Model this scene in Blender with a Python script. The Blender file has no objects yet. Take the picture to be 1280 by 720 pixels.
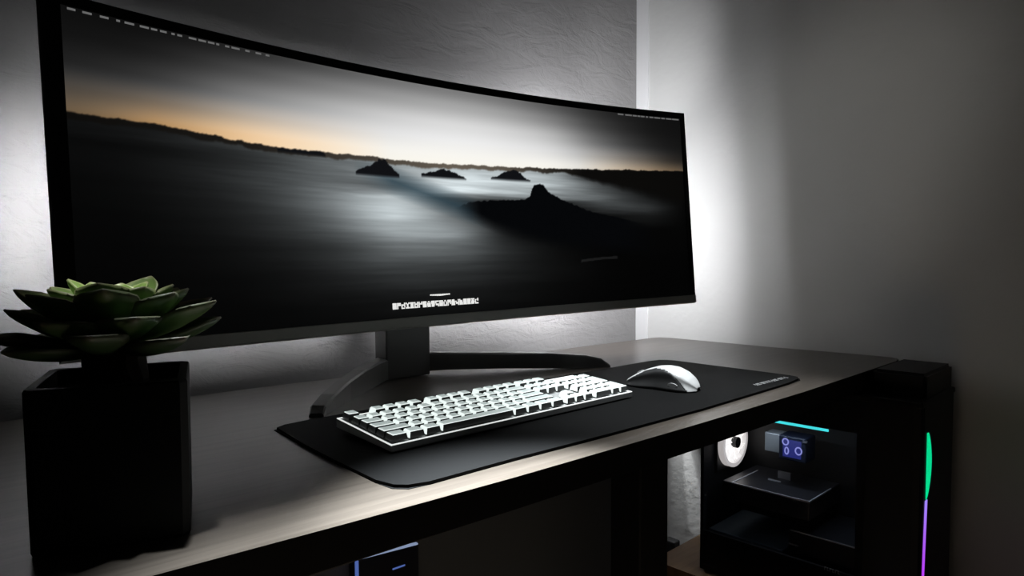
import bpy, bmesh, math, random
from mathutils import Vector, Matrix
random.seed(7)
sc = bpy.context.scene
COL = sc.collection
Z0 = 0.741                      # desk top height above the floor
PI = math.pi

# ------------------------------------------------------------------ materials
def lin(c):
    c = c / 255.0
    return c / 12.92 if c <= 0.04045 else ((c + 0.055) / 1.055) ** 2.4
def mat(name, color, rough=0.5, metal=0.0, spec=0.5, emit=None, estr=0.0, bump=None, coat=0.0):
    m = bpy.data.materials.new(name); m.use_nodes = True
    nt = m.node_tree; b = nt.nodes['Principled BSDF']
    b.inputs['Base Color'].default_value = (*color, 1)
    b.inputs['Roughness'].default_value = rough
    b.inputs['Metallic'].default_value = metal
    b.inputs['Specular IOR Level'].default_value = spec
    b.inputs['Coat Weight'].default_value = coat
    if emit:
        b.inputs['Emission Color'].default_value = (*emit, 1)
        b.inputs['Emission Strength'].default_value = estr
    if bump:
        scale, dist, detail = bump
        tc = nt.nodes.new('ShaderNodeTexCoord'); n = nt.nodes.new('ShaderNodeTexNoise')
        n.inputs['Scale'].default_value = scale; n.inputs['Detail'].default_value = detail
        bp = nt.nodes.new('ShaderNodeBump'); bp.inputs['Distance'].default_value = dist; bp.inputs['Strength'].default_value = 1.0
        nt.links.new(tc.outputs['Object'], n.inputs['Vector']); nt.links.new(n.outputs['Fac'], bp.inputs['Height'])
        nt.links.new(bp.outputs['Normal'], b.inputs['Normal'])
    return m

def plaster(name, color, kind):
    m = mat(name, color, 0.85, spec=0.2); nt = m.node_tree; b = nt.nodes['Principled BSDF']
    tc = nt.nodes.new('ShaderNodeTexCoord')
    def noise(scale, detail, rough=0.6, vec=None, dist=0.0):
        n = nt.nodes.new('ShaderNodeTexNoise'); n.inputs['Scale'].default_value = scale
        n.inputs['Detail'].default_value = detail; n.inputs['Roughness'].default_value = rough
        n.inputs['Distortion'].default_value = dist
        nt.links.new(vec or tc.outputs['Object'], n.inputs['Vector']); return n
    def math_(op, a, bb):
        n = nt.nodes.new('ShaderNodeMath'); n.operation = op
        for i, v in enumerate((a, bb)):
            if isinstance(v, (int, float)): n.inputs[i].default_value = v
            else: nt.links.new(v, n.inputs[i])
        return n.outputs[0]
    if kind == 'rough':
        mp = nt.nodes.new('ShaderNodeMapping'); mp.inputs['Rotation'].default_value = (0, 0.5, 0)
        mp.inputs['Scale'].default_value = (10, 10, 26)
        nt.links.new(tc.outputs['Object'], mp.inputs['Vector'])
        a = noise(1.0, 6, 0.6, mp.outputs[0], 1.2); c = noise(60, 4)
        h = math_('ADD', math_('MULTIPLY', a.outputs['Fac'], 1.0), math_('MULTIPLY', c.outputs['Fac'], 0.25)); dist = 0.0046
    else:
        a = noise(9, 3); c = noise(70, 3)
        h = math_('ADD', math_('MULTIPLY', a.outputs['Fac'], 0.7), math_('MULTIPLY', c.outputs['Fac'], 0.12)); dist = 0.004
    bp = nt.nodes.new('ShaderNodeBump'); bp.inputs['Distance'].default_value = dist
    nt.links.new(h, bp.inputs['Height']); nt.links.new(bp.outputs['Normal'], b.inputs['Normal'])
    big = noise(3.0, 4)
    mx = nt.nodes.new('ShaderNodeMix'); mx.data_type = 'RGBA'
    mx.inputs['A'].default_value = (*[x * 0.92 for x in color], 1); mx.inputs['B'].default_value = (*color, 1)
    nt.links.new(big.outputs['Fac'], mx.inputs['Factor']); nt.links.new(mx.outputs['Result'], b.inputs['Base Color'])
    return m

def wood(name, c0, c1, rough, scale=(1.2, 22, 22), spec=0.5, bumpd=0.0006):
    m = mat(name, c0, rough, spec=spec); nt = m.node_tree; b = nt.nodes['Principled BSDF']
    tc = nt.nodes.new('ShaderNodeTexCoord'); mp = nt.nodes.new('ShaderNodeMapping')
    mp.inputs['Scale'].default_value = scale
    n = nt.nodes.new('ShaderNodeTexNoise'); n.inputs['Scale'].default_value = 3; n.inputs['Detail'].default_value = 8
    n.inputs['Distortion'].default_value = 0.6
    r = nt.nodes.new('ShaderNodeValToRGB')
    r.color_ramp.elements[0].position = 0.32; r.color_ramp.elements[0].color = (*c0, 1)
    r.color_ramp.elements[1].position = 0.7; r.color_ramp.elements[1].color = (*c1, 1)
    nt.links.new(tc.outputs['Object'], mp.inputs['Vector']); nt.links.new(mp.outputs[0], n.inputs['Vector'])
    nt.links.new(n.outputs['Fac'], r.inputs['Fac']); nt.links.new(r.outputs['Color'], b.inputs['Base Color'])
    bp = nt.nodes.new('ShaderNodeBump'); bp.inputs['Distance'].default_value = bumpd
    nt.links.new(n.outputs['Fac'], bp.inputs['Height']); nt.links.new(bp.outputs['Normal'], b.inputs['Normal'])
    return m

def emis(name, color, strength, base=(0.02, 0.02, 0.02)):
    return mat(name, base, 0.5, emit=color, estr=strength)

M = {}
M['wall_back'] = plaster('grey_plaster', (0.285, 0.278, 0.275), 'rough')
M['wall_right'] = plaster('white_plaster', (0.72, 0.72, 0.70), 'smooth')
M['trim'] = mat('white_trim', (0.85, 0.85, 0.85), 0.5)
M['floor'] = wood('dark_oak_floor', (0.10, 0.065, 0.040), (0.15, 0.10, 0.060), 0.5)
M['stand_wood'] = wood('orange_oak', (0.30, 0.16, 0.07), (0.42, 0.24, 0.11), 0.5)
M['desktop'] = wood('dark_laminate', (0.052, 0.043, 0.035), (0.084, 0.070, 0.057), 0.30, (1.0, 26, 26), 0.45, 0.0002)
M['edge'] = mat('black_edge', (0.006, 0.006, 0.006), 0.6, spec=0.2)
M['black_steel'] = mat('black_powder_coat', (0.008, 0.008, 0.008), 0.55, spec=0.2)
M['panel'] = mat('dark_grey_panel', (0.08, 0.09, 0.10), 0.7, bump=(300, 0.0003, 2))
M['bezel'] = mat('black_bezel', (0.004, 0.004, 0.004), 0.5, spec=0.15)
M['chin'] = mat('charcoal_brushed', (0.42, 0.41, 0.38), 0.42, spec=0.4, bump=(220, 0.0002, 3))
M['shell_back'] = mat('charcoal_plastic', (0.06, 0.06, 0.062), 0.5)
M['stand'] = mat('satin_gunmetal', (0.12, 0.12, 0.115), 0.28, metal=0.4, spec=0.5, bump=(180, 0.0001, 2))
M['mat_top'] = mat('black_cloth', (0.020, 0.020, 0.022), 0.75, spec=0.25, bump=(900, 0.0003, 2))
M['mat_edge'] = mat('black_stitched_edge', (0.004, 0.004, 0.004), 0.8, spec=0.1)
M['mat_print'] = mat('grey_print', (0.45, 0.45, 0.45), 0.6)
M['kb_case'] = mat('gunmetal_case', (0.62, 0.63, 0.62), 0.5)
M['kb_glow'] = emis('white_backlight', (0.93, 1.0, 0.98), 1.7, (0.8, 0.8, 0.8))
M['kb_rim'] = emis('painted_rim_glow', (0.95, 1.0, 0.97), 0.75, (0.7, 0.7, 0.7))  # emission painted in for backlight grazing the rim
M['cap_side'] = mat('shaded_cap_side', (0.06, 0.062, 0.06), 0.5)  # darker than the tops, painting in the shade on the cap fronts
M['cap_top'] = mat('pale_cap_top_glow', (0.62, 0.67, 0.65), 0.4, emit=(0.80, 0.93, 0.90), estr=0.42)  # emission painted in to brighten the cap tops
M['cap_edge'] = mat('lit_cap_edge', (0.7, 0.74, 0.72), 0.4, emit=(0.88, 0.98, 0.95), estr=0.95)  # edge glow painted in for the backlight between keys
M['mouse_white'] = mat('satin_white_plastic', (0.72, 0.72, 0.71), 0.32, spec=0.5)
M['mouse_dark'] = mat('black_rubber', (0.01, 0.01, 0.01), 0.6)
M['mouse_silver'] = mat('silver_plastic', (0.5, 0.5, 0.5), 0.4)
M['pot'] = mat('black_ceramic', (0.010, 0.010, 0.009), 0.6, spec=0.25)
M['soil'] = mat('dark_soil', (0.012, 0.010, 0.008), 0.9, bump=(80, 0.003, 4))
M['stem'] = mat('brown_stem', (0.03, 0.02, 0.012), 0.8)
M['case'] = mat('case_black', (0.008, 0.008, 0.009), 0.5, spec=0.25)
M['case_in'] = mat('case_inner_black', (0.004, 0.004, 0.005), 0.5)
M['card'] = mat('card_shroud', (0.02, 0.02, 0.024), 0.35)
M['metal_edge'] = mat('worn_metal_edge', (0.5, 0.5, 0.54), 0.4, metal=0.2)
M['psu'] = mat('blue_grey_metal', (0.40, 0.52, 0.64), 0.45, metal=0.3)
M['grey_metal'] = mat('grey_heatsink', (0.30, 0.31, 0.32), 0.4, metal=0.3)
M['fan_dark'] = mat('smoke_blade', (0.05, 0.05, 0.06), 0.4)
M['hub'] = mat('black_hub', (0.004, 0.004, 0.004), 0.6)
M['fan_glow'] = emis('white_fan_glow', (1.0, 0.96, 0.90), 1.0, (0.6, 0.6, 0.6))
M['fan_ring'] = emis('soft_ring_glow', (0.62, 0.58, 0.55), 0.75, (0.4, 0.4, 0.4))
M['cyan'] = emis('cyan_led', (0.06, 0.78, 0.80), 1.15)
M['blue'] = emis('blue_display', (0.015, 0.02, 0.20), 0.8)
M['blue_hi'] = emis('lilac_glyph', (0.32, 0.34, 0.85), 0.85)
M['green'] = emis('green_led', (0.0, 0.62, 0.24), 1.1)
M['bluegrey_led'] = emis('pale_blue_edge', (0.22, 0.28, 0.42), 1.0)
M['blue_led'] = emis('blue_edge', (0.07, 0.12, 0.36), 1.0)
M['device'] = mat('dark_device', (0.010, 0.013, 0.025), 0.3)
M['cable'] = mat('black_rubber_cable', (0.01, 0.01, 0.01), 0.6)
M['icon'] = emis('screen_text_white', (0.82, 0.82, 0.80), 1.0)
M['icon_dim'] = emis('screen_text_grey', (0.13, 0.13, 0.13), 1.0)
M['led'] = emis('cool_white_strip', (0.90, 0.93, 1.0), 1.0)

def vcol_mat(name, emission=False, rough=0.5):
    m = bpy.data.materials.new(name); m.use_nodes = True; nt = m.node_tree; b = nt.nodes['Principled BSDF']
    a = nt.nodes.new('ShaderNodeAttribute'); a.attribute_name = 'Col'
    if emission:
        b.inputs['Base Color'].default_value = (0.003, 0.003, 0.003, 1); b.inputs['Roughness'].default_value = 0.45
        b.inputs['Specular IOR Level'].default_value = 0.12
        nt.links.new(a.outputs['Color'], b.inputs['Emission Color']); b.inputs['Emission Strength'].default_value = 1.0
    else:
        nt.links.new(a.outputs['Color'], b.inputs['Base Color']); b.inputs['Roughness'].default_value = rough
        b.inputs['Subsurface Weight'].default_value = 0.0
    return m
M['screen'] = vcol_mat('screen_picture', True)
M['leaf'] = vcol_mat('succulent_leaf', False, 0.42)
# purple to magenta light strip, its colour running along its own height
mp_ = bpy.data.materials.new('purple_led'); mp_.use_nodes = True
_nt = mp_.node_tree; _b = _nt.nodes['Principled BSDF']; _a = _nt.nodes.new('ShaderNodeAttribute'); _a.attribute_name = 'Col'
_nt.links.new(_a.outputs['Color'], _b.inputs['Emission Color']); _b.inputs['Emission Strength'].default_value = 1.1
_b.inputs['Base Color'].default_value = (.02, .02, .02, 1)
M['purple'] = mp_
# thin tinted glass
g_ = bpy.data.materials.new('smoked_glass'); g_.use_nodes = True; _nt = g_.node_tree
_nt.nodes.remove(_nt.nodes['Principled BSDF']); _out = _nt.nodes['Material Output']
_t = _nt.nodes.new('ShaderNodeBsdfTransparent'); _t.inputs['Color'].default_value = (0.93, 0.93, 0.95, 1)
_g = _nt.nodes.new('ShaderNodeBsdfGlossy'); _g.inputs['Roughness'].default_value = 0.08; _g.inputs['Color'].default_value = (0.8, 0.8, 0.8, 1)
_mx = _nt.nodes.new('ShaderNodeMixShader'); _mx.inputs['Fac'].default_value = 0.03
_nt.links.new(_t.outputs[0], _mx.inputs[1]); _nt.links.new(_g.outputs[0], _mx.inputs[2]); _nt.links.new(_mx.outputs[0], _out.inputs['Surface'])
M['glass'] = g_

# ------------------------------------------------------------------ helpers
def obj(name, bm, m, parent=None, smooth=False, recalc=True):
    me = bpy.data.meshes.new(name)
    if recalc: bmesh.ops.recalc_face_normals(bm, faces=bm.faces)
    bm.to_mesh(me); bm.free()
    ms = m if isinstance(m, (list, tuple)) else [m]
    for k in ms: me.materials.append(k)
    if smooth:
        for p in me.polygons: p.use_smooth = True
    o = bpy.data.objects.new(name, me); COL.objects.link(o)
    if parent: o.parent = parent
    return o
def empty(name, label, cat, loc=(0, 0, 0), rotz=0, group=None):
    o = bpy.data.objects.new(name, None); COL.objects.link(o); o.empty_display_size = 0.05
    o.location = loc; o.rotation_euler = (0, 0, rotz); o['label'] = label; o['category'] = cat
    if group: o['group'] = group
    return o
def tag(o, label, cat):
    o['label'] = label; o['category'] = cat; return o
def struct(name, bm, m):
    o = obj(name, bm, m); o['kind'] = 'structure'; return o
def box(bm, x0, x1, y0, y1, z0, z1, bev=0.0, mi=0, seg=2):
    vs = [bm.verts.new(v) for v in ((x0,y0,z0),(x1,y0,z0),(x1,y1,z0),(x0,y1,z0),(x0,y0,z1),(x1,y0,z1),(x1,y1,z1),(x0,y1,z1))]
    fs = [bm.faces.new([vs[i] for i in f]) for f in ((0,3,2,1),(4,5,6,7),(0,1,5,4),(1,2,6,5),(2,3,7,6),(3,0,4,7))]
    for f in fs: f.material_index = mi
    if bev > 0:
        es = list({e for f in fs for e in f.edges})
        bmesh.ops.bevel(bm, geom=es, offset=bev, segments=seg, affect='EDGES', profile=0.5)
    return bm
def prism(bm, pts, z0, z1, top_mi=0, side_mi=0):
    a = [bm.verts.new((x, y, z0)) for x, y in pts]; b = [bm.verts.new((x, y, z1)) for x, y in pts]
    f = bm.faces.new(b); f.material_index = top_mi
    f = bm.faces.new(a[::-1]); f.material_index = side_mi
    n = len(pts)
    for i in range(n):
        f = bm.faces.new((a[i], a[(i+1) % n], b[(i+1) % n], b[i])); f.material_index = side_mi
    return bm
def loft(bm, rings, closed=True, caps=True):
    R = [[bm.verts.new(p) for p in r] for r in rings]
    n = len(R[0])
    for i in range(len(R)-1):
        for j in range(n if closed else n-1):
            bm.faces.new((R[i][j], R[i][(j+1) % n], R[i+1][(j+1) % n], R[i+1][j]))
    if caps: bm.faces.new(R[0][::-1]); bm.faces.new(R[-1])
    return bm
def disc(bm, c, axis, r0, r1, t, n=40):
    """ring (r0>0) or disc of thickness t; axis = 'l' (local x) """
    rings = []
    for x, r in ((-t/2, r0), (-t/2, r1), (t/2, r1), (t/2, r0)):
        rings.append([(c[0]+x, c[1]+r*math.cos(2*PI*k/n), c[2]+r*math.sin(2*PI*k/n)) for k in range(n)])
    R = [[bm.verts.new(p) for p in r] for r in rings]
    for i in range(4):
        A, B = R[i], R[(i+1) % 4]
        if r0 == 0 and i == 3: continue
        for j in range(n):
            bm.faces.new((A[j], A[(j+1) % n], B[(j+1) % n], B[j]))
    bmesh.ops.remove_doubles(bm, verts=bm.verts, dist=1e-6)
    return bm
def tube(bm, pts, r, n=10):
    rings = []
    pts = [Vector(p) for p in pts]
    for i, p in enumerate(pts):
        d = (pts[min(i+1, len(pts)-1)] - pts[max(i-1, 0)]).normalized()
        a = d.cross(Vector((0.13, 0.2, 1))).normalized(); b = d.cross(a)
        rings.append([p + (a*math.cos(2*PI*k/n) + b*math.sin(2*PI*k/n))*r for k in range(n)])
    return loft(bm, rings)
def smoothpts(pts, it=2):
    for _ in range(it):
        q = []
        for i in range(len(pts)):
            a, b = pts[i], pts[(i+1) % len(pts)]
            q += [(a[0]*.75+b[0]*.25, a[1]*.75+b[1]*.25), (a[0]*.25+b[0]*.75, a[1]*.25+b[1]*.75)]
        pts = q
    return pts

# ------------------------------------------------------------------ room
WY = 1.36
def wall_x(y): return 1.684 + (1.36 - y) * 0.05
bm = bmesh.new(); box(bm, -1.6, 1.684, WY, WY+0.1, 0, 2.6); struct('wall_back', bm, M['wall_back'])
bm = bmesh.new(); prism(bm, [(wall_x(-1.6), -1.6), (wall_x(-1.6)+.1, -1.6), (1.784, WY+.1), (1.684, WY+.1), (1.684, WY)], 0, 2.6); struct('wall_right', bm, M['wall_right'])
bm = bmesh.new(); box(bm, -1.6, 1.95, -1.6, WY+0.1, -0.05, 0); struct('floor', bm, M['floor'])
bm = bmesh.new(); prism(bm, [(wall_x(1.318)-.004, 1.318), (wall_x(1.318)+.001, 1.318), (1.685, WY), (1.680, WY)], 0, 2.6); struct('trim_1', bm, M['trim'])

# ------------------------------------------------------------------ desk
desk = empty('desk', 'long dark laminate desk with black edges running into the corner', 'desk', (0, 0, 0))
front = [(-0.9, 0.600), (-0.4, 0.592), (0.1357, 0.5808), (0.2873, 0.5754), (0.3808, 0.5729), (0.494, 0.5704), (0.6522, 0.5709), (0.8612, 0.5723),
         (1.1702, 0.5794), (1.4525, 0.5936), (1.64, 0.605), (1.685, 0.614)]
right = [(1.694, 0.632), (1.6935, 0.6584), (1.6804, 0.7619), (1.655, 0.9092), (1.640, 1.0871), (1.6290, 1.1916), (1.616, 1.224), (1.585, 1.2315)]
back = [(1.5209, 1.2299), (1.2364, 1.2409), (0.9, 1.251), (0.6271, 1.2602), (0.5424, 1.268), (0.426, 1.273), (0.3397, 1.2728), (-0.3, 1.275), (-0.9, 1.275)]
bm = bmesh.new(); prism(bm, front+right+back, Z0-0.036, Z0, 0, 1)
es = [e for e in bm.edges if all(abs(v.co.z-Z0) < 1e-6 for v in e.verts)]
bmesh.ops.bevel(bm, geom=es, offset=0.0015, segments=2, affect='EDGES')
obj('desktop', bm, [M['desktop'], M['edge']], desk)
for x0, x1, y0, y1 in ((0.768, 0.832, 0.612, 0.668), (0.768, 0.832, 1.13, 1.19), (-0.82, -0.76, 0.612, 0.668), (-0.82, -0.76, 1.13, 1.19)):
    bm = bmesh.new(); box(bm, x0, x1, y0, y1, 0.0, Z0-0.036, 0.003); obj('leg', bm, M['black_steel'], desk)
for y0, y1 in ((0.63, 0.66), (1.14, 1.17)):
    bm = bmesh.new(); box(bm, -0.76, 0.768, y0, y1, Z0-0.066, Z0-0.0365, 0.002); obj('crossbar', bm, M['black_steel'], desk)
bm = bmesh.new(); box(bm, 0.772, 0.828, 0.668, 1.13, 0.03, 0.07, 0.002); obj('foot_rail', bm, M['black_steel'], desk)
bm = bmesh.new(); box(bm, -0.75, 1.02, 0.86, 0.878, Z0-0.55, Z0-0.036, 0.002); obj('back_panel', bm, M['panel'], desk)['label'] = 'dark grey panel hanging under the desktop'

# ------------------------------------------------------------------ control box under the desk
cb = empty('control_box', 'small dark box with pale blue lit edges under the desk', 'electronic box', (0.448, 0.838, Z0-0.29), 0.0)
bm = bmesh.new(); prism(bm, [(0, 0), (0.098, 0.0), (0.098, 0.022), (0, 0.022)], 0, 0.118)
for v in bm.verts:
    if v.co.z > 0.05: v.co.z -= v.co.x*0.06 - 0.004
obj('housing', bm, M['device'], cb)
bm = bmesh.new(); box(bm, -0.001, 0.0018, -0.0012, 0.004, 0.0, 0.1215); obj('edge_light', bm, M['blue_led'], cb)['label'] = 'blue lit left edge'
bm = bmesh.new(); prism(bm, [(0.0015, -0.0012), (0.097, -0.0012), (0.097, 0.004), (0.0015, 0.004)], 0, 0.0022)
for v in bm.verts: v.co.z += 0.1225 - v.co.x*0.06
obj('edge_light', bm, M['bluegrey_led'], cb)['label'] = 'pale blue lit top edge'
bm = bmesh.new(); box(bm, 0.055, 0.075, -0.001, 0.001, 0.092, 0.094); obj('indicator', bm, M['blue_led'], cb)

# ------------------------------------------------------------------ desk mat
mp = [(0.3829, 0.9483), (0.400, 0.9586), (0.4428, 0.9596), (1.011, 0.9596), (1.2308, 0.9603), (1.265, 0.9583), (1.2775, 0.945), (1.2805, 0.925), (1.2835, 0.8407),
      (1.2885, 0.7457), (1.2936, 0.6651), (1.2880, 0.6450), (1.2700, 0.6345), (1.2149, 0.6290), (1.1344, 0.6248), (0.9215, 0.6145), (0.7004, 0.6131),
      (0.5336, 0.6150), (0.4150, 0.6125), (0.3900, 0.6150), (0.3776, 0.6276), (0.3745, 0.6556), (0.3752, 0.7501), (0.3775, 0.8399)]
bm = bmesh.new(); prism(bm, mp, 0, 0.004, 0, 1)
cx = sum(p[0] for p in mp)/len(mp); cy = sum(p[1] for p in mp)/len(mp)
es = [e for e in bm.edges if all(abs(v.co.z-0.004) < 1e-6 for v in e.verts)]
bmesh.ops.bevel(bm, geom=es, offset=0.0035, segments=2, affect='EDGES')
for f in bm.faces:
    if f.normal.z < 0.97: f.material_index = 1
dm = obj('desk_mat', bm, [M['mat_top'], M['mat_edge']]); dm.location = (0, 0, Z0)
tag(dm, 'large black cloth desk mat with rounded corners under the keyboard', 'desk mat')
bm = bmesh.new(); random.seed(3); x = 1.150
while x < 1.258:
    w = random.uniform(0.004, 0.0065)
    if random.random() < 0.5: box(bm, x, x+0.0016, 0.653, 0.664, 0.0040, 0.0044); box(bm, x, x+w, 0.662, 0.664, 0.0040, 0.0044)
    else: box(bm, x, x+w, 0.653, 0.655, 0.0040, 0.0044); box(bm, x+w-0.0016, x+w, 0.653, 0.664, 0.0040, 0.0044); box(bm, x, x+w, 0.658, 0.660, 0.0040, 0.0044)
    x += w + 0.0022
obj('printed_lettering', bm, M['mat_print'], dm)['label'] = 'small light grey lettering by the front edge'
MZ = Z0 + 0.004

# ------------------------------------------------------------------ monitor
# local frame: origin bottom centre of the curved face; u across, v up, n = depth behind the face
MW, MH, MR = 1.2727, 0.4423, 3.008
MO = Vector((0.7686, 1.0288, 0.1181 + Z0)); MYAW, MTILT, MROLL = -0.0087, 0.07968, 0.00416
mon = empty('curved_monitor', 'wide curved black monitor showing a foggy sunrise landscape, backlit from behind', 'monitor', (0.768, 1.16, Z0))
bpy.context.view_layer.update()
def mpt(u, v, n=0.0):
    a = u / MR; r = MR + n
    x = r*math.sin(a); y = n - r*(1-math.cos(a)); z = v
    y, z = y*math.cos(MTILT)+z*math.sin(MTILT), z*math.cos(MTILT)-y*math.sin(MTILT)
    x, z = x*math.cos(MROLL)-z*math.sin(MROLL), x*math.sin(MROLL)+z*math.cos(MROLL)
    p = MO + Vector((x*math.cos(MYAW)-y*math.sin(MYAW), x*math.sin(MYAW)+y*math.cos(MYAW), z))
    return p - mon.location
def mslab(bm, u0, u1, v0, v1, n0, n1, nu=48, mi=0):
    rings = []
    for i in range(nu+1):
        u = u0 + (u1-u0)*i/nu
        rings.append([mpt(u, v0, n0), mpt(u, v1, n0), mpt(u, v1, n1), mpt(u, v0, n1)])
    k = len(bm.faces); loft(bm, rings)
    return bm
W2 = MW/2
bm = bmesh.new()
rings = []
for i in range(65):
    u = -W2 + MW*i/64
    rings.append([mpt(u, 0, 0.003), mpt(u, MH, 0.003), mpt(u, MH, 0.010), mpt(u*0.985, MH-0.02, 0.026), mpt(u*0.985, 0.02, 0.026), mpt(u, 0, 0.012)])
loft(bm, rings); obj('back_housing', bm, M['shell_back'], mon)
bm = bmesh.new()
SU0, SU1, SV0, SV1 = -W2+0.0215, W2-0.0125, 0.0165, MH-0.0135
mslab(bm, -W2, W2, SV1, MH, -0.002, 0.003); mslab(bm, -W2, SU0, 0.0, SV1, -0.002, 0.003, 4); mslab(bm, SU1, W2, 0.0, SV1, -0.002, 0.003, 4)
obj('bezel', bm, M['bezel'], mon)
bm = bmesh.new(); rings = []
for i in range(65):
    u = -W2 + MW*i/64
    rings.append([mpt(u, -0.003, 0.003), mpt(u, 0.000, -0.004), mpt(u, 0.0155, -0.004), mpt(u, 0.0165, -0.002), mpt(u, 0.0165, 0.003)])
loft(bm, rings); obj('chin', bm, M['chin'], mon)['label'] = 'charcoal strip along the bottom of the screen'

# screen picture: foggy hills at sunrise, as colours on the panel's own mesh
UC = [.02,.1,.2,.3,.4,.5,.6,.7,.8,.9,.98]
SKY = {.96:[14,17,38,75,108,122,116,86,44,22,15], .90:[18,28,70,116,150,165,158,124,62,26,16], .82:[32,55,118,168,203,218,212,182,100,42,20],
       .75:[70,104,168,205,228,238,234,216,155,85,36], .69:[92,145,205,230,242,245,243,238,200,138,88], .64:[92,145,205,230,242,245,243,238,200,138,88]}
FOG = {.72:[20,26,70,100,140,190,190,150,14,7,5], .64:[18,30,66,104,150,188,186,150,14,7,5], .60:[11,18,50,112,140,216,196,176,70,6,4], .55:[12,24,60,108,116,222,176,140,90,26,5],
       .50:[9,20,56,128,190,80,14,10,62,50,7], .45:[8,17,48,122,205,110,6,4,10,20,5], .38:[6,12,36,88,162,136,24,4,3,3,3],
       .30:[5,8,22,52,98,92,40,11,3,3,3], .20:[4,6,12,30,47,46,27,13,4,2,2], .10:[3,4,6,12,17,19,14,7,3,2,2], .0:[2,2,3,4,5,6,5,3,2,2,2]}
def cr(a, b, c, d, t):
    return 0.5*((2*b)+(-a+c)*t+(2*a-5*b+4*c-d)*t*t+(-a+3*b-3*c+d)*t*t*t)
def interp(tab, u, v):
    i = 0
    while i < len(UC)-2 and u > UC[i+1]: i += 1
    t = min(1.15, max(-0.25, (u-UC[i])/(UC[i+1]-UC[i])))
    def row(r):
        g = lambda k: r[min(len(r)-1, max(0, k))]
        return max(1.5, cr(g(i-1), g(i), g(i+1), g(i+2), t))
    ks = sorted(tab)
    if v <= ks[0]: return row(tab[ks[0]])
    if v >= ks[-1]: return row(tab[ks[-1]])
    j = 0
    while v > ks[j+1]: j += 1
    s = (v-ks[j])/(ks[j+1]-ks[j]); s = s*s*(3-2*s)*0.5 + s*0.5
    return row(tab[ks[j]])*(1-s) + row(tab[ks[j+1]])*s
def pl(pts, x):
    if x <= pts[0][0]: return pts[0][1]
    for (a, b), (c, d) in zip(pts, pts[1:]):
        if x <= c: return b + (d-b)*(x-a)/(c-a)
    return pts[-1][1]
from mathutils import noise as mn
HOR = [(0,.676),(.095,.676),(.19,.660),(.24,.652),(.35,.655),(.44,.652),(.63,.666),(.71,.672),(.85,.684),(1,.695)]
HILLS = [ [(.238,.650),(.25,.672),(.262,.678),(.275,.681),(.29,.668),(.302,.650)],
          [(.344,.597),(.354,.612),(.362,.622),(.366,.621),(.372,.634),(.378,.644),(.381,.656),(.385,.650),(.389,.655),(.394,.640),(.401,.625),(.405,.608),(.412,.597)],
          [(.448,.608),(.470,.620),(.487,.638),(.497,.630),(.515,.616),(.527,.602)],
          [(.572,.612),(.588,.622),(.593,.636),(.604,.650),(.618,.653),(.630,.643),(.634,.628),(.648,.612)],
          [(.500,.475),(.530,.502),(.570,.514),(.636,.524),(.646,.540),(.651,.572),(.656,.592),(.664,.600),(.673,.597),(.679,.582),(.684,.560),(.706,.536),(.74,.505),(.77,.475),(.83,.45),(.92,.40)] ]
BASES = [.638, .585, .596, .606, .42]
def screen_color(u, v):
    n1 = mn.fractal(Vector((u*55, 3.3, 1.1)), 1.0, 2.0, 4)
    h = pl(HOR, u) + 0.0055*n1 + 0.003*mn.noise(Vector((u*260, 1, 4)))
    mix = max(0.0, min(1.0, (v-h)/0.005+0.5))
    if mix >= 1.0: return sky_color(u, v)
    if mix <= 0.0: return land_color(u, v, h)
    a_, b_ = sky_color(u, v), land_color(u, v, h)
    return [x*mix+y*(1-mix) for x, y in zip(a_, b_)]
def sky_color(u, v):
    if True:
        g = interp(SKY, u, v)
        w = max(0.0, min(1.0, (0.80-v)/0.12)); side = max(0.0, 1-abs(u-0.10)/0.30) + max(0.0, 1-abs(u-0.97)/0.22)*0.8
        w *= min(1.0, side)
        k = max(0.0, min(1.0, (0.76-v)/0.12))*0.05
        col = [g*(1+0.18*w+k*0.6), g*(1-0.07*w+k*0.3), g*(1-0.34*w-k*0.6)]
        return col
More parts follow.
